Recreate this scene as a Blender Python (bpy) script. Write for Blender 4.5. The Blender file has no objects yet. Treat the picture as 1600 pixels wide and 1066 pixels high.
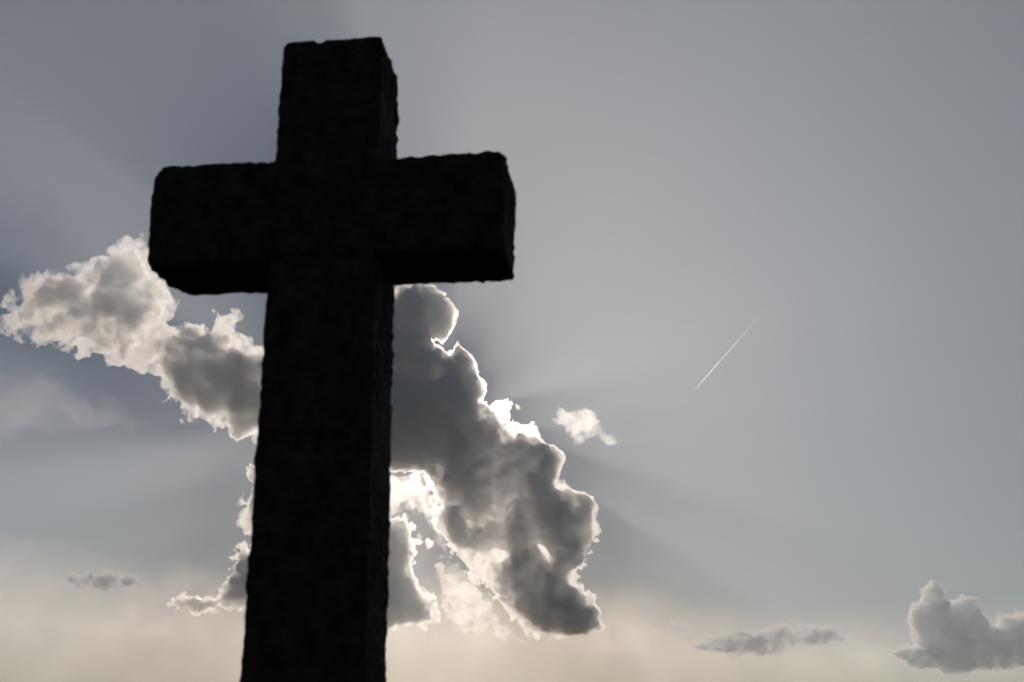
import bpy, math
import numpy as np
from mathutils import Matrix, Vector

# ------------------------------------------------------------------ camera, sky, sun, exposure
SC = bpy.context.scene
COL = SC.collection
EYE = np.array([0.0, 0.0, 1.6])
FPX = 2222.0                                   # focal length in pixels of a 1600 px wide picture (50 mm)
PITCH, ROLL = 0.30458, 0.00540


def cam_axes():
    cp, sp = math.cos(PITCH), math.sin(PITCH)
    f = np.array([0, cp, sp]); r = np.array([1.0, 0, 0]); u = np.array([0, -sp, cp])
    c, s = math.cos(ROLL), math.sin(ROLL)
    return c * r + s * u, -s * r + c * u, f


R_, U_, F_ = cam_axes()


def ray(px, py):
    d = F_ + R_ * ((px - 800) / FPX) - U_ * ((py - 533) / FPX)
    return d / np.linalg.norm(d)


def at(px, py, y):
    """The point of the upright plane Y = y that lies in the direction of a picture point."""
    d = ray(px, py)
    return EYE + d * (y / d[1])


cam_data = bpy.data.cameras.new("camera")
cam = bpy.data.objects.new("camera", cam_data)
COL.objects.link(cam)
cam.matrix_world = Matrix(((R_[0], U_[0], -F_[0], EYE[0]), (R_[1], U_[1], -F_[1], EYE[1]), (R_[2], U_[2], -F_[2], EYE[2]), (0, 0, 0, 1)))
cam_data.sensor_width = 36.0
cam_data.lens = FPX / 1600 * 36.0
cam_data.clip_start, cam_data.clip_end = 0.05, 120000.0
cam_data.dof.use_dof = True
cam_data.dof.focus_distance = 8000.0
cam_data.dof.aperture_fstop = 5.0
SC.camera = cam

SUN_DIR = ray(703, 643)
SUN_EL = math.asin(SUN_DIR[2])
SUN_AZ = math.atan2(SUN_DIR[0], SUN_DIR[1])

world = bpy.data.worlds.new("World")
SC.world = world
world.use_nodes = True
wn, wl = world.node_tree.nodes, world.node_tree.links
sky = wn.new("ShaderNodeTexSky")
sky.sky_type = 'NISHITA'
sky.sun_disc = False
sky.sun_elevation = SUN_EL
sky.sun_rotation = SUN_AZ
sky.altitude = 200
sky.air_density = 1.0
sky.dust_density = 0.35
sky.ozone_density = 2.0
tint = wn.new("ShaderNodeMix"); tint.data_type = 'RGBA'; tint.blend_type = 'MULTIPLY'
tint.inputs[0].default_value = 1.0; tint.inputs[7].default_value = (1.0, 0.982, 1.04, 1)
wl.new(sky.outputs[0], tint.inputs[6])
wl.new(tint.outputs[2], wn["Background"].inputs["Color"])
wn["Background"].inputs["Strength"].default_value = 0.066

sun_data = bpy.data.lights.new("sun", 'SUN')
sun_data.energy = 4.8
sun_data.angle = math.radians(0.5)
sun_data.color = (1.0, 0.865, 0.745)
sun = bpy.data.objects.new("sun", sun_data)
COL.objects.link(sun)
sun.rotation_euler = Vector(SUN_DIR).to_track_quat('Z', 'Y').to_euler()

SC.view_settings.view_transform = 'Standard'
SC.view_settings.look = 'None'
SC.view_settings.exposure = -1.27
SC.view_settings.gamma = 1.0
SC.render.engine = 'CYCLES'
cy = SC.cycles
cy.use_denoising = True
cy.max_bounces = 14
cy.volume_bounces = 12
cy.diffuse_bounces = 3
cy.transparent_max_bounces = 160
cy.sample_clamp_indirect = 6.0

HAZE_DENSITY, HAZE_G = 4.6e-5, 0.62

# ------------------------------------------------------------------ numpy helpers
_rng = np.random.default_rng(7)
PERM = np.concatenate([_rng.permutation(256)] * 2).astype(np.int32)
_g = _rng.normal(size=(256, 3)); GRAD = (_g / np.linalg.norm(_g, axis=1, keepdims=True)).astype(np.float32)
_q = [np.linalg.qr(_rng.normal(size=(3, 3)))[0].astype(np.float32) for _ in range(8)]


def perlin(p):
    """Gradient noise, about -1..1, of points p (n,3)."""
    i = np.floor(p).astype(np.int32); f = p - i; i &= 255
    u = f * f * f * (f * (f * 6 - 15) + 10)
    out = np.zeros(len(p), np.float32)
    for a in (0, 1):
        wa = u[:, 0] if a else 1 - u[:, 0]
        ia = PERM[(i[:, 0] + a) & 255]
        for b in (0, 1):
            wb = wa * (u[:, 1] if b else 1 - u[:, 1])
            ib = PERM[ia + ((i[:, 1] + b) & 255)]
            for c in (0, 1):
                g = GRAD[PERM[ib + ((i[:, 2] + c) & 255)]]
                d = g[:, 0] * (f[:, 0] - a) + g[:, 1] * (f[:, 1] - b) + g[:, 2] * (f[:, 2] - c)
                out += d * wb * (u[:, 2] if c else 1 - u[:, 2])
    return out * 1.5


def fbm(p, scale, octaves, gain=0.5, billow=0.0, seed=0):
    """Octaves of noise from feature size `scale` down; billow 0..1 turns it into rounded heaps with creases."""
    out = np.zeros(len(p), np.float32); amp, s, tot = 1.0, 1.0 / scale, 0.0
    for o in range(octaves):
        n = perlin((p * s) @ _q[(o + seed) % 8] + np.float32(17.3 * (o + 3 * seed + 1)))
        if billow:
            n = (1 - billow) * n + billow * (np.abs(n) * 2.2 - 0.75)
        out += amp * n; tot += amp; amp *= gain; s *= 2.03
    return out / tot


def fbm_chunks(p, *a, **k):
    return np.concatenate([fbm(p[i:i + 400000], *a, **k) for i in range(0, len(p), 400000)]) if len(p) else np.zeros(0, np.float32)


def poly_distance(poly, X, Z):
    """Signed distance (positive inside) from a closed polygon, on arrays X, Z."""
    P = np.asarray(poly, np.float32); Q = np.roll(P, -1, axis=0)
    best = np.full(X.shape, 1e18, np.float32); inside = np.zeros(X.shape, bool)
    for (ax, az), (bx, bz) in zip(P, Q):
        ex, ez = bx - ax, bz - az
        t = np.clip(((X - ax) * ex + (Z - az) * ez) / (ex * ex + ez * ez + 1e-9), 0, 1)
        best = np.minimum(best, (X - ax - t * ex) ** 2 + (Z - az - t * ez) ** 2)
        cr = (az > Z) != (bz > Z)
        if abs(ez) > 1e-9:
            inside ^= cr & (X < ax + (Z - az) / ez * ex)
    d = np.sqrt(best)
    return np.where(inside, d, -d)


def surface_nets(F, org, sp):
    """A closed quad mesh round the region F > 0 of a regular grid."""
    ins = F > 0
    nx, ny, nz = F.shape
    c = np.zeros((nx - 1, ny - 1, nz - 1), np.int8)
    for a in (0, 1):
        for b in (0, 1):
            for d in (0, 1):
                c += ins[a:nx - 1 + a, b:ny - 1 + b, d:nz - 1 + d]
    act = (c > 0) & (c < 8)
    idx = np.full(act.shape, -1, np.int64)
    cells = np.argwhere(act)
    idx[act] = np.arange(len(cells))
    acc = np.zeros((len(cells), 3), np.float32); cnt = np.zeros(len(cells), np.float32)
    cs = [(a, b, d) for a in (0, 1) for b in (0, 1) for d in (0, 1)]
    val = {k: F[cells[:, 0] + k[0], cells[:, 1] + k[1], cells[:, 2] + k[2]] for k in cs}
    for k in cs:
        for ax in range(3):
            if k[ax]:
                continue
            m = list(k); m[ax] = 1; m = tuple(m)
            v0, v1 = val[k], val[m]
            x = (v0 > 0) != (v1 > 0)
            t = np.where(x, v0 / np.where(x, v0 - v1, 1), 0)
            for j in range(3):
                acc[:, j] += np.where(x, k[j] + (t if j == ax else 0), 0)
            cnt += x
    V = (cells + acc / cnt[:, None]) * np.asarray(sp, np.float32) + np.asarray(org, np.float32)
    quads = []
    for ax in range(3):
        sl0 = [slice(None)] * 3; sl1 = [slice(None)] * 3
        sl0[ax] = slice(0, -1); sl1[ax] = slice(1, None)
        e = np.argwhere(ins[tuple(sl0)] != ins[tuple(sl1)])
        b, d = (ax + 1) % 3, (ax + 2) % 3
        e = e[(e[:, b] > 0) & (e[:, d] > 0) & (e[:, b] < F.shape[b] - 1) & (e[:, d] < F.shape[d] - 1)]
        def cell(ob, od):
            q = e.copy(); q[:, b] -= ob; q[:, d] -= od
            return idx[q[:, 0], q[:, 1], q[:, 2]]
        q = np.stack([cell(1, 1), cell(0, 1), cell(0, 0), cell(1, 0)], 1)
        flip = ~ins[e[:, 0], e[:, 1], e[:, 2]]
        q[flip] = q[flip][:, ::-1]
        quads.append(q)
    return V, np.concatenate(quads)


def main_pieces(V, Q, share=0.012):
    """Drop loose crumbs: connected pieces with under `share` of all faces."""
    lab = np.arange(len(V))
    while True:
        m = lab[Q].min(1)
        new = lab.copy()
        for j in range(4):
            np.minimum.at(new, Q[:, j], m)
        np.minimum.at(new, lab, new.copy())
        new = new[new]; new = new[new]
        if np.array_equal(new, lab):
            break
        lab = new
    f = lab[Q[:, 0]]
    n = np.bincount(f, minlength=len(V))
    Q = Q[n[f] >= share * len(Q)]
    used = np.unique(Q)
    back = np.full(len(V), -1, np.int64); back[used] = np.arange(len(used))
    return V[used], back[Q]


def mesh_object(name, V, Q, mat, parent=None, smooth=True):
    me = bpy.data.meshes.new(name)
    Q = np.asarray(Q, np.int32); n = len(Q); k = Q.shape[1]
    me.vertices.add(len(V)); me.vertices.foreach_set("co", np.ascontiguousarray(V, np.float32).ravel())
    me.loops.add(n * k); me.loops.foreach_set("vertex_index", Q.ravel())
    me.polygons.add(n)
    me.polygons.foreach_set("loop_start", np.arange(0, n * k, k, dtype=np.int32))
    me.update(calc_edges=True)
    me.polygons.foreach_set("use_smooth", np.full(n, smooth))
    me.validate()
    me.materials.append(mat)
    o = bpy.data.objects.new(name, me)
    COL.objects.link(o)
    o.parent = parent
    return o


def tag(o, label=None, cat=None, group=None, kind=None):
    for k, v in (("label", label), ("category", cat), ("group", group), ("kind", kind)):
        if v:
            o[k] = v
    return o


def new_mat(name):
    m = bpy.data.materials.new(name); m.use_nodes = True
    m.node_tree.nodes.clear()
    return m, m.node_tree.nodes, m.node_tree.links


# ------------------------------------------------------------------ ground
m, n, l = new_mat("dry_grass_soil")
out = n.new("ShaderNodeOutputMaterial"); bs = n.new("ShaderNodeBsdfPrincipled"); l.new(bs.outputs[0], out.inputs[0])
tx = n.new("ShaderNodeTexNoise"); tx.inputs["Scale"].default_value = 0.6; tx.inputs["Detail"].default_value = 10
tc = n.new("ShaderNodeTexCoord"); l.new(tc.outputs["Object"], tx.inputs["Vector"])
rp = n.new("ShaderNodeValToRGB"); rp.color_ramp.elements[0].color = (0.022, 0.028, 0.012, 1); rp.color_ramp.elements[1].color = (0.06, 0.06, 0.03, 1)
rp.color_ramp.elements[0].position = .35; rp.color_ramp.elements[1].position = .7
l.new(tx.outputs["Fac"], rp.inputs[0]); l.new(rp.outputs[0], bs.inputs["Base Color"]); bs.inputs["Roughness"].default_value = 0.95
gx = np.array([-6000, -1500, -300, -60, -15, -4, 4, 15, 60, 300, 1500, 6000.]); gy = np.array([-900, -300, -60, -12, -3, 3, 8, 20, 80, 400, 1500, 6000.])
GX, GY = np.meshgrid(gx, gy, indexing='ij')
gz = -0.02 * np.hypot(GX, GY - 4) ** .5 * (np.hypot(GX, GY - 4) > 6)
gv = np.stack([GX, GY, gz], -1).reshape(-1, 3)
gi = np.arange(144).reshape(12, 12)
tag(mesh_object("ground", gv, np.stack([gi[:-1, :-1], gi[1:, :-1], gi[1:, 1:], gi[:-1, 1:]], -1).reshape(-1, 4), m), kind="structure")

# ------------------------------------------------------------------ the stone cross
m, n, l = new_mat("weathered_dark_stone")
out = n.new("ShaderNodeOutputMaterial"); bs = n.new("ShaderNodeBsdfPrincipled"); l.new(bs.outputs[0], out.inputs[0])
tc = n.new("ShaderNodeTexCoord")
def noise_node(scale, detail=6, rough=.6):
    t = n.new("ShaderNodeTexNoise"); t.inputs["Scale"].default_value = scale; t.inputs["Detail"].default_value = detail
    t.inputs["Roughness"].default_value = rough; l.new(tc.outputs["Object"], t.inputs["Vector"]); return t
def ramp_node(src, p0, c0, p1, c1):
    r = n.new("ShaderNodeValToRGB"); e = r.color_ramp.elements
    e[0].position, e[0].color, e[1].position, e[1].color = p0, (*c0, 1), p1, (*c1, 1)
    l.new(src, r.inputs[0]); return r
base = ramp_node(noise_node(14, 10, .7).outputs["Fac"], .38, (.018, .0125, .009), .70, (.085, .061, .044))
lich = ramp_node(noise_node(5, 8, .65).outputs["Fac"], .60, (0, 0, 0), .72, (1, 1, 1))
mx = n.new("ShaderNodeMix"); mx.data_type = 'RGBA'
l.new(lich.outputs[0], mx.inputs[0]); l.new(base.outputs[0], mx.inputs[6]); mx.inputs[7].default_value = (.10, .085, .068, 1)
l.new(mx.outputs[2], bs.inputs["Base Color"])
bs.inputs["Roughness"].default_value = 0.92; bs.inputs["Specular IOR Level"].default_value = 0.2
bp = n.new("ShaderNodeBump"); bp.inputs["Strength"].default_value = .6; bp.inputs["Distance"].default_value = .006
l.new(noise_node(70, 8, .7).outputs["Fac"], bp.inputs["Height"]); l.new(bp.outputs[0], bs.inputs["Normal"])
STONE = m

YAW, CX, CY = -0.1210, -0.6323, 4.4188
DEP, Z0, Z1, Z2, AL, AR, TAP, W = 0.3265, 3.2844, 3.6304, 4.0898, 0.6060, 0.6043, 0.0440, 0.36
cross = bpy.data.objects.new("stone_cross", None)
COL.objects.link(cross)
cross.location = (CX, CY, 0); cross.rotation_euler = (0, 0, YAW)
tag(cross, "tall weathered dark stone cross with rough chipped edges, silhouetted against the clouds", "cross")


def box_sdf(X, Y, Z, x0, x1, y0, y1, z0, z1, r):
    qx = np.abs(X - (x0 + x1) / 2) - (x1 - x0) / 2 + r
    qy = np.abs(Y - (y0 + y1) / 2) - (y1 - y0) / 2 + r
    qz = np.abs(Z - (z0 + z1) / 2) - (z1 - z0) / 2 + r
    o = np.sqrt(np.maximum(qx, 0) ** 2 + np.maximum(qy, 0) ** 2 + np.maximum(qz, 0) ** 2)
    return r - o - np.minimum(np.maximum(qx, np.maximum(qy, qz)), 0)


def stone(name, lo, hi, field, sp=0.006):
    ax = [np.arange(a - 5 * sp, b + 5 * sp, sp, dtype=np.float32) for a, b in zip(lo, hi)]
    X, Y, Z = np.meshgrid(*ax, indexing='ij')
    F = field(X, Y, Z).astype(np.float32)
    msk = np.abs(F) < 0.05
    p = np.stack([X[msk], Y[msk], Z[msk]], 1)
    F[msk] += 0.007 * fbm_chunks(p, 0.22, 2, .5, 0, 1) + (1 + 1.6 * fbm_chunks(p, 0.3, 2, .5, 0, 4)) * (0.008 * fbm_chunks(p, 0.07, 2, .65, .5, 2) + 0.008 * fbm_chunks(p, 0.028, 2, .6, .3, 3)) + 0.004
    V, Q = surface_nets(F, (ax[0][0], ax[1][0], ax[2][0]), (sp, sp, sp))
    return mesh_object(name, V, Q, STONE, cross)


def hw(Z):
    return W / 2 * (1 + TAP * (Z0 - Z))


def shaft_field(X, Y, Z):
    s = W / 2 / hw(Z)
    return box_sdf(X * s, Y, Z, -W / 2, W / 2, 0, DEP, -0.15, Z0 - 0.004, 0.012)


def head_field(X, Y, Z):
    s = W / 2 / hw(Z)
    up = box_sdf(X * s, Y, Z, -W / 2, W / 2, 0, DEP, Z0 + 0.001, Z2, 0.012)
    arm = box_sdf(X, Y, Z, -AL, AR, 0, DEP, Z0 + 0.001, Z1, 0.014)
    # worn and broken corners
    def chip(x, y, z, nx, ny, nz, d):
        k = 1 / math.sqrt(nx * nx + ny * ny + nz * nz)
        return -((X - x) * nx + (Y - y) * ny + (Z - z) * nz) * k - d
    arm = np.maximum(arm, box_sdf(X, Y, Z, -AL, -.2, 0, DEP, Z0 - 0.012, Z1 + .006, 0.02))
    arm = np.minimum(arm, chip(-AL, 0, Z1, -1, -.1, 1, 0.026))
    arm = np.minimum(arm, chip(-AL, DEP, Z0, -1, .4, -1, 0.03))
    arm = np.minimum(arm, chip(AR, 0, Z1, 1, -.3, 1, 0.010))
    up = np.minimum(up, chip(-hw(Z2), 0, Z2, -1, -.2, .8, 0.016))
    F = np.maximum(up, arm)
    F = np.minimum(F, np.hypot(X + 0.045, Z - Z2 - 0.006) - 0.023)
    return F


stone("shaft", (-.24, 0, -.15), (.24, DEP, Z0), shaft_field, .007)
stone("cross_head", (-AL, 0, Z0), (AR, DEP, Z2), head_field)


# ------------------------------------------------------------------ clouds
PEAK = 0.065


def cloud_mat(density, g=0.65, color=(.997, .996, .995), wisp=None):
    m, n, l = new_mat("cloud_droplets")
    out = n.new("ShaderNodeOutputMaterial")
    peak = PEAK if g > .5 else 0.01
    add = n.new("ShaderNodeAddShader")                  # droplets: a broad forward lobe and a narrow one
    for k, (part, gg) in enumerate(((1 - peak, g), (peak, 0.965))):
        v = n.new("ShaderNodeVolumeScatter"); v.inputs["Density"].default_value = density * part
        v.inputs["Anisotropy"].default_value = gg; v.inputs["Color"].default_value = (*color, 1)
        l.new(v.outputs[0], add.inputs[k])
    l.new(add.outputs[0], out.inputs["Volume"])
    if wisp:                                            # uneven density: (feature size m, contrast lo, hi, marching step factor)
        tc = n.new("ShaderNodeTexCoord"); t = n.new("ShaderNodeTexNoise")
        t.inputs["Scale"].default_value = 1 / wisp[0]; t.inputs["Detail"].default_value = 6; t.inputs["Roughness"].default_value = .62
        l.new(tc.outputs["Object"], t.inputs["Vector"])
        mr = n.new("ShaderNodeMapRange"); mr.inputs[1].default_value, mr.inputs[2].default_value = wisp[1], wisp[2]
        mr.inputs[3].default_value, mr.inputs[4].default_value = 0.0, 1.0
        l.new(t.outputs["Fac"], mr.inputs[0])
        for v in [x for x in n if x.type == 'VOLUME_SCATTER']:
            mu = n.new("ShaderNodeMath"); mu.operation = 'MULTIPLY'; mu.inputs[1].default_value = v.inputs["Density"].default_value
            l.new(mr.outputs[0], mu.inputs[0]); l.new(mu.outputs[0], v.inputs["Density"])
        m.cycles.volume_step_rate = wisp[3]
    # a trace of droplets right at the boundary
    t = n.new("ShaderNodeBsdfTransparent"); d = n.new("ShaderNodeBsdfTranslucent"); d.inputs[0].default_value = (.95, .95, .95, 1)
    mix = n.new("ShaderNodeMixShader"); mix.inputs[0].default_value = 0.004
    l.new(t.outputs[0], mix.inputs[1]); l.new(d.outputs[0], mix.inputs[2]); l.new(mix.outputs[0], out.inputs["Surface"])
    return m


def build_cloud(name, label, polys, y, half, round_r, sp, density, big=(200, 60), small=(60, 25), blobs=(), soft=(), base_s=0.0, base_k=1.0, kn=0.0, kscale=160, koct=5, firm=1.0, g=0.65, group=None, seed=0, bias=0.5, wisp=None, drift=0.0, octs=4, gain=.6, color=(.997, .996, .995)):
    """polys: outlines in picture points. y: distance. half: half thickness (m). round_r: metres from the outline to full thickness.
    big / small: (feature size, amplitude) of the two displacements. blobs: (px, py, radius px, amount) added to the thickness factor base_k;
    soft: the same for 0 = rounded firm edge .. 1 = long frayed edge. kn: how uneven the thickness is."""
    mpp = y / FPX / F_[1]
    W3 = [[(lambda q: (q[0], q[2]))(at(a, b, y)) for a, b in P] for P in polys]
    allp = np.array([q for P in W3 for q in P])
    amp = big[1] + small[1]
    pad = amp * 1.0 + 3 * sp
    x = np.arange(allp[:, 0].min() - pad, allp[:, 0].max() + pad, sp, dtype=np.float32)
    z = np.arange(allp[:, 1].min() - pad, allp[:, 1].max() + pad, sp, dtype=np.float32)
    X2, Z2_ = np.meshgrid(x, z, indexing='ij')
    D = np.full(X2.shape, -1e9, np.float32)
    for P in W3:
        D = np.maximum(D, poly_distance(P, X2, Z2_))

    def field(base, spots, lo, hi):
        f = np.full(X2.shape, base, np.float32)
        for bx, by, br, ba in spots:
            c = at(bx, by, y)
            f += ba * np.exp(-((X2 - c[0]) ** 2 + (Z2_ - c[2]) ** 2) / (br * mpp) ** 2)
        return np.clip(f, lo, hi)
    K = field(base_k, blobs, 0.03, 3.0)
    S = field(base_s, soft, 0.0, 1.0)
    p2 = np.stack([X2.ravel(), np.zeros(X2.size, np.float32) + 31 * seed, Z2_.ravel()], 1)
    if kn:
        K = K * np.exp(kn * fbm_chunks(p2, kscale, koct, .62, .3, seed + 1).reshape(X2.shape))
    K = np.clip(K, 0.02, 1.5)
    D -= bias * amp * (0.1 + 0.15 * S)
    Yc = (drift * fbm_chunks(p2, 600, 3, .5, 0, seed)).reshape(X2.shape) if drift else np.zeros_like(D)
    AM = firm + (1.7 - firm) * S

    def T(E, K, S):
        e = np.clip(E / round_r, 0, 1)
        return np.where(E > 0, half * K * ((1 - S) * np.sqrt(e * (2 - e)) + S * e ** 1.5), E * 2)
    hi2, lo2 = T(D + amp * AM * .7, K, S), T(D - amp * AM * .7, K, S)
    tmax = float(hi2.max()) + drift + 3 * sp
    yy = np.arange(-tmax, tmax + sp, sp, dtype=np.float32)
    A = np.abs(yy[None, :, None] - Yc[:, None, :])
    band = (A < hi2[:, None, :] + 2 * sp) & (A > lo2[:, None, :] - 2 * sp)
    F = np.where(A < lo2[:, None, :], np.float32(sp * 4), np.float32(-sp * 4)).astype(np.float32)
    ii, jj, kk = np.nonzero(band)
    for c in range(0, len(ii), 400000):
        i, j, k = ii[c:c + 400000], jj[c:c + 400000], kk[c:c + 400000]
        p = np.stack([x[i], yy[j], z[k]], 1) + np.float32(97.0 * seed)
        E = D[i, k] + AM[i, k] * (big[1] * fbm(p, big[0], 2, .5, .7, seed) + small[1] * fbm(p, small[0], octs, gain, .6, seed + 2))
        F[i, j, k] = np.clip(T(E, K[i, k], S[i, k]) - A[i, j, k], -4 * sp, 4 * sp)
    for s_ in (0, -1):
        F[s_] = -sp; F[:, s_] = -sp; F[:, :, s_] = -sp
    V, Q = main_pieces(*surface_nets(F, (x[0], yy[0], z[0]), (sp, sp, sp)))
    c = V.mean(0); c[2] = V[:, 2].min()
    o = mesh_object(name, V - c, Q, cloud_mat(density, g, color, wisp))
    o.location = (c[0], c[1] + y, c[2])
    print(name, F.shape, len(ii), len(Q))
    tag(o, label, "cloud", group)
    return o


MAIN = [(616, 466), (625, 458), (639, 457), (656, 452), (668, 458), (684, 461), (697, 469), (708, 477), (713, 487), (714, 499), (709, 511), (698, 530), (687, 530), (676, 525), (680, 537), (691, 545), (704, 554), (705, 545), (715, 542), (729, 548), (739, 555), (747, 571), (751, 587), (763, 597), (764, 608), (757, 621), (752, 628), (768, 633), (781, 625), (794, 625), (798, 645), (797, 658), (802, 671), (813, 663), (826, 660), (840, 664), (842, 681), (852, 692), (868, 695), (878, 702), (889, 718),
        (887, 735), (884, 760), (906, 768), (925, 773), (940, 792), (942, 811), (970, 832), (942, 842), (932, 853), (919, 866), (919, 878), (914, 891), (917, 907), (914, 923), (932, 938), (943, 955), (941, 974), (943, 987), (919, 998), (887, 1006), (855, 1008), (820, 1001), (798, 987), (785, 974), (779, 955), (753, 923), (728, 904), (718, 882), (696, 872), (692, 850), (677, 821), (664, 786), (664, 748), (654, 740), (606, 741), (530, 745), (480, 700), (440, 620), (446, 520), (440, 455), (405, 425), (400, 375), (432, 325), (484, 292), (540, 278), (596, 292), (632, 335), (640, 380), (612, 425), (598, 452)]  # last points: unseen crown behind the cross, added to shadow the upper-left haze
GLOW = [(758, 640), (768, 628), (780, 621), (796, 621), (803, 632), (803, 655), (812, 662), (828, 656), (842, 660), (846, 682), (820, 690), (780, 680)]
build_cloud("cloud", "towering dark grey cumulus with a glowing silver rim beside the cross shaft, hiding the sun", [MAIN, GLOW], 8200, 330, 190, 6.5, 0.023,
            (210, 60), (54, 100), soft=[(945, 830, 30, .9), (915, 905, 30, .7), (670, 790, 40, .9), (705, 890, 40, .9), (760, 965, 45, .9), (815, 660, 30, .4), (775, 866, 40, .8), (850, 855, 40, .8), (880, 740, 20, .8), (850, 1000, 35, .9), (790, 985, 30, .8), (925, 990, 25, .6)], kn=1.9, kscale=200, koct=6, firm=.5,
            blobs=[(800, 820, 80, -.5), (770, 740, 45, -.2), (665, 490, 50, .4), (660, 540, 90, .4), (690, 650, 90, .3), (890, 945, 50, .3), (770, 862, 16, -.42), (787, 868, 13, -.4), (758, 880, 9, -.35), (842, 848, 11, -.55), (853, 862, 12, -.6), (858, 880, 9, -.4), (886, 895, 18, -.55), (898, 912, 16, -.5), (905, 890, 10, -.3), (940, 825, 22, -.6), (783, 643, 20, -.95), (828, 672, 17, -.85), (712, 786, 13, -.6), (728, 812, 12, -.55), (690, 790, 10, -.6), (705, 885, 16, -.6), (745, 895, 10, -.6), (765, 955, 16, -.7), (740, 925, 14, -.5), (870, 760, 10, -.7)],
            wisp=(110, .31, .52, .05), seed=1, drift=60, octs=5, gain=.72, bias=.1)

LOW = [(394, 728), (386, 749), (385, 768), (368, 778), (362, 801), (368, 827), (388, 838), (400, 845), (373, 851), (359, 866), (360, 889), (338, 905), (334, 921), (308, 929), (282, 934), (271, 944), (300, 957), (385, 950), (480, 970), (606, 986), (680, 981), (693, 971), (680, 939), (664, 917), (651, 891), (661, 860), (677, 847), (657, 834), (641, 812), (622, 799), (606, 808), (560, 760), (480, 720), (420, 700)]
build_cloud("cloud", "low flat-bottomed grey cloud passing behind the lower cross shaft, pale tufts on both sides", [LOW], 8600, 320, 160, 7.5, 0.028,
            (200, 60), (60, 90), base_s=.35, firm=.8, bias=0, kn=1.8, kscale=220, gain=.68, soft=[(660, 860, 40, .6), (365, 790, 30, .8), (335, 910, 30, .7)], blobs=[(640, 930, 45, .5), (615, 860, 25, .4), (375, 790, 30, -.85), (365, 870, 18, -.8), (650, 835, 14, -.75), (670, 920, 16, -.7), (340, 910, 12, -.7)], wisp=(120, .32, .52, .08), seed=2, drift=40)

LEFT = [(-16, 530), (-22, 505), (2, 486), (12, 464), (12, 447), (36, 428), (64, 421), (90, 411), (112, 409), (142, 394), (169, 381), (195, 364), (210, 372), (229, 366), (245, 400), (270, 441), (289, 467), (294, 486), (278, 501), (285, 505), (300, 499), (324, 509), (326, 494), (349, 486), (367, 472), (379, 486), (394, 497), (390, 509), (369, 514), (375, 527), (390, 526), (411, 542), (480, 570), (490, 670), (405, 696), (390, 689), (364, 698), (352, 677), (322, 666), (292, 659), (270, 640), (251, 629), (240, 602), (225, 587), (210, 580), (187, 580), (161, 569), (124, 565), (101, 552), (67, 550), (35, 540), (10, 532)]
build_cloud("cloud", "ragged cream cloud with grey patches left of the cross, under its left arm", [LEFT], 9000, 230, 150, 7.0, 0.026,
            (200, 70), (75, 100), base_s=.75, kn=2.0, kscale=240, koct=6, gain=.7, bias=-.3, blobs=[(188, 475, 34, 1.5), (112, 462, 26, .8), (65, 480, 24, .5), (130, 490, 26, .5), (250, 440, 20, .4), (240, 420, 50, .1), (335, 585, 65, 1.6), (400, 600, 65, 1.6), (290, 550, 30, .6)], base_k=0.34, wisp=(140, .39, .60, .1), seed=3, drift=70, octs=5)

build_cloud("cloud", "small bright ragged puff floating right of the towering cloud, near the hidden sun",
            [[(855, 655), (868, 652), (873, 634), (885, 641), (897, 647), (912, 640), (925, 640), (935, 655), (942, 672), (955, 680), (965, 690), (960, 698), (945, 695), (930, 680), (915, 685), (905, 697), (895, 698), (893, 685), (880, 665), (865, 660)]],
            8600, 150, 80, 5.5, 0.005, (110, 16), (40, 44), base_s=.5, kn=2.5, kscale=120, gain=.7, bias=-.9, wisp=(70, .38, .58, .12), seed=4)
build_cloud("cloud", "tiny wisp of cloud at the towering cloud's shoulder beside the brightest glow",
            [[(804, 627), (812, 633), (817, 640), (810, 642), (803, 638)]], 8600, 60, 30, 4.5, 0.006, (50, 10), (25, 14), base_s=.5, kn=.5, kscale=50, seed=5, bias=0)
build_cloud("cloud", "bright thin cream veil of cloud in the gap beside the shaft, between the grey clouds",
            [[(540, 728), (606, 732), (664, 735), (676, 765), (684, 800), (700, 845), (712, 880), (694, 872), (680, 840), (668, 818), (654, 806), (630, 803), (606, 815), (540, 800)]],
            9400, 220, 110, 7.0, 0.0036, (130, 40), (60, 80), base_s=.6, kn=3.2, kscale=170, koct=6, gain=.7, bias=-.2, wisp=(90, .40, .60, .1), seed=6)
build_cloud("cloud", "pale cream ragged veil of cloud hanging under the towering cloud's left flank",
            [[(684, 862), (712, 872), (745, 895), (775, 930), (800, 975), (835, 1004), (800, 1012), (750, 1000), (712, 990), (690, 965), (680, 935), (668, 905), (668, 880)]],
            9400, 220, 150, 7.5, 0.006, (150, 50), (70, 100), base_s=.8, kn=3.5, kscale=190, koct=6, gain=.7, bias=-.2, wisp=(100, .40, .60, .1), seed=7)
build_cloud("cloud", "faint small flat cloud low at the left edge of the sky",
            [[(105, 905), (112, 894), (125, 902), (150, 897), (162, 890), (180, 896), (200, 897), (215, 905), (222, 913), (195, 916), (175, 918), (150, 922), (120, 920)]],
            17300, 260, 200, 12.0, 0.022, (200, 50), (90, 100), base_s=.6, kn=1.5, kscale=240, gain=.66, bias=-1.6, wisp=(160, .34, .58, .12), color=(.93, .87, .80), g=.38, seed=8)
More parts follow.
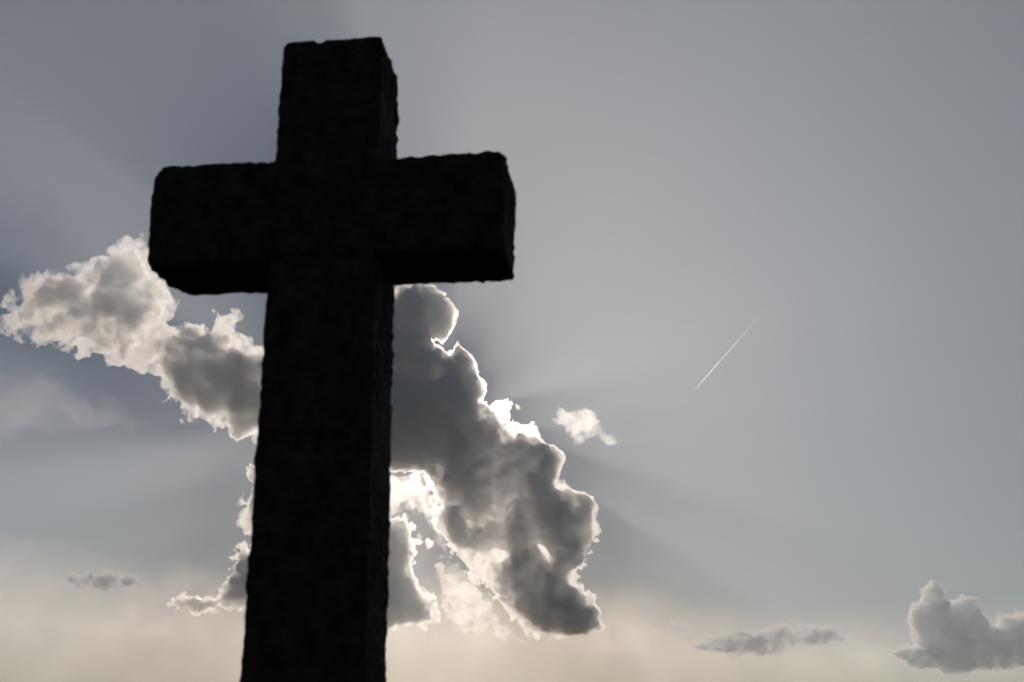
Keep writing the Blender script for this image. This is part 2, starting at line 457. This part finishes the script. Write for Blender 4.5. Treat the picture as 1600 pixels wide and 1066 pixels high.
build_cloud("cloud", "long low grey cloud lying above the horizon haze, right of the towering cloud",
            [[(1083, 1010), (1100, 1018), (1140, 1020), (1200, 1025), (1250, 1010), (1290, 1005), (1325, 995), (1300, 980), (1275, 978), (1240, 985), (1225, 975), (1210, 980), (1180, 988), (1150, 985), (1110, 1002)]],
            17300, 420, 280, 12.0, 0.014, (220, 60), (100, 120), base_s=.6, kn=1.5, kscale=300, gain=.66, bias=-1.6, wisp=(160, .34, .58, .12), color=(.93, .87, .80), g=.38, seed=9)
build_cloud("cloud", "tiny pale knob of cloud low in the haze, left of the long low grey cloud",
            [[(1036, 986), (1046, 972), (1058, 964), (1074, 968), (1084, 980), (1092, 992), (1062, 996)]],
            17300, 200, 160, 11.0, 0.012, (160, 40), (80, 80), base_s=.7, kn=1.2, kscale=160, bias=-.6, wisp=(140, .34, .60, .12), color=(.98, .92, .85), g=.45, seed=13)
build_cloud("cloud", "pale knobbly cumulus heap rising at the lower right edge of the sky",
            [[(1388, 1021), (1405, 1010), (1429, 1004), (1417, 968), (1420, 939), (1437, 936), (1443, 910), (1455, 903), (1470, 916), (1479, 939), (1505, 927), (1528, 942), (1540, 968), (1555, 974), (1555, 951), (1573, 960), (1600, 951), (1640, 960), (1660, 1040), (1500, 1055), (1420, 1045)]],
            17300, 600, 320, 12.0, 0.014, (240, 60), (110, 120), base_s=.2, kn=1.2, kscale=260, gain=.66, bias=0, wisp=(160, .34, .58, .12), color=(.96, .90, .835), g=.42, seed=10)

build_cloud("cloud", "broad smooth tan sheet of cloud along the bottom of the sky",
            [[(-400, 780), (0, 800), (180, 835), (380, 865), (600, 870), (940, 880), (1100, 905), (1230, 915), (1400, 915), (2000, 890), (2000, 1135), (-400, 1135)]],
            17500, 500, 2300, 45.0, 0.0017, (1200, 110), (300, 80), base_s=1.0, kn=1.4, kscale=1000, seed=11, color=(1.0, .85, .735))  # reddening of light through distant air is put into the warm droplet colour
build_cloud("cloud", "faint streaky veil of cloud under the ragged cream cloud at the left",
            [[(-80, 540), (40, 556), (120, 588), (260, 648), (330, 682), (420, 712), (330, 702), (230, 690), (120, 700), (0, 716), (-80, 720)]],
            11000, 150, 260, 16.0, 0.0004, (500, 80), (160, 120), base_s=.9, kn=2.2, kscale=400, seed=12)

# ------------------------------------------------------------------ contrail
P0, P1 = at(1083, 612, 26000), at(1200, 479, 26000)
ax_ = Vector(P1 - P0); L_ = ax_.length; ax_.normalize()
s1 = ax_.orthogonal().normalized(); s2 = ax_.cross(s1)
vs, qs = [], []
NS, NR = 90, 12
for i in range(NS + 1):
    t = i / NS
    r = 21 * min(1, .15 + t * 7) * (1 + .25 * math.sin(37 * t) * math.sin(11 * t + 1)) * (1 - .8 * t) * (1 if i not in (0, NS) else .05)
    for j in range(NR):
        a = 2 * math.pi * j / NR
        vs.append(Vector(P0) + ax_ * (L_ * t) + (s1 * math.cos(a) + s2 * math.sin(a)) * r)
for i in range(NS):
    for j in range(NR):
        qs.append((i * NR + j, i * NR + (j + 1) % NR, (i + 1) * NR + (j + 1) % NR, (i + 1) * NR + j))
vs += [Vector(P0), Vector(P1)]
tri = [(len(vs) - 2, (j + 1) % NR, j, j) for j in range(NR)]
me = bpy.data.meshes.new("contrail")
me.from_pydata([v - Vector(P0) for v in vs], [], qs + [(len(vs) - 2, (j + 1) % NR, j) for j in range(NR)] + [(len(vs) - 1, NS * NR + j, NS * NR + (j + 1) % NR) for j in range(NR)])
me.materials.append(cloud_mat(0.008, .7))
ct = bpy.data.objects.new("contrail", me); COL.objects.link(ct); ct.location = P0
tag(ct, "thin white slanting aircraft vapour trail in the empty right-hand sky", "contrail")

# ------------------------------------------------------------------ haze
m, n, l = new_mat("haze_air")
out = n.new("ShaderNodeOutputMaterial"); v = n.new("ShaderNodeVolumePrincipled")
v.inputs["Color"].default_value = (.825, .914, .955, 1); v.inputs["Density"].default_value = HAZE_DENSITY; v.inputs["Anisotropy"].default_value = HAZE_G
l.new(v.outputs[0], out.inputs["Volume"])
x0, x1, y0, y1, z0, z1 = -7000, 7000, -1200, 7400, -8.0, 7000
hv = [(a, b, c) for a in (x0, x1) for b in (y0, y1) for c in (z0, z1)]
tag(mesh_object("haze", np.array(hv), np.array([(0, 1, 3, 2), (4, 6, 7, 5), (0, 4, 5, 1), (2, 3, 7, 6), (0, 2, 6, 4), (1, 5, 7, 3)]), m, smooth=False), kind="stuff")
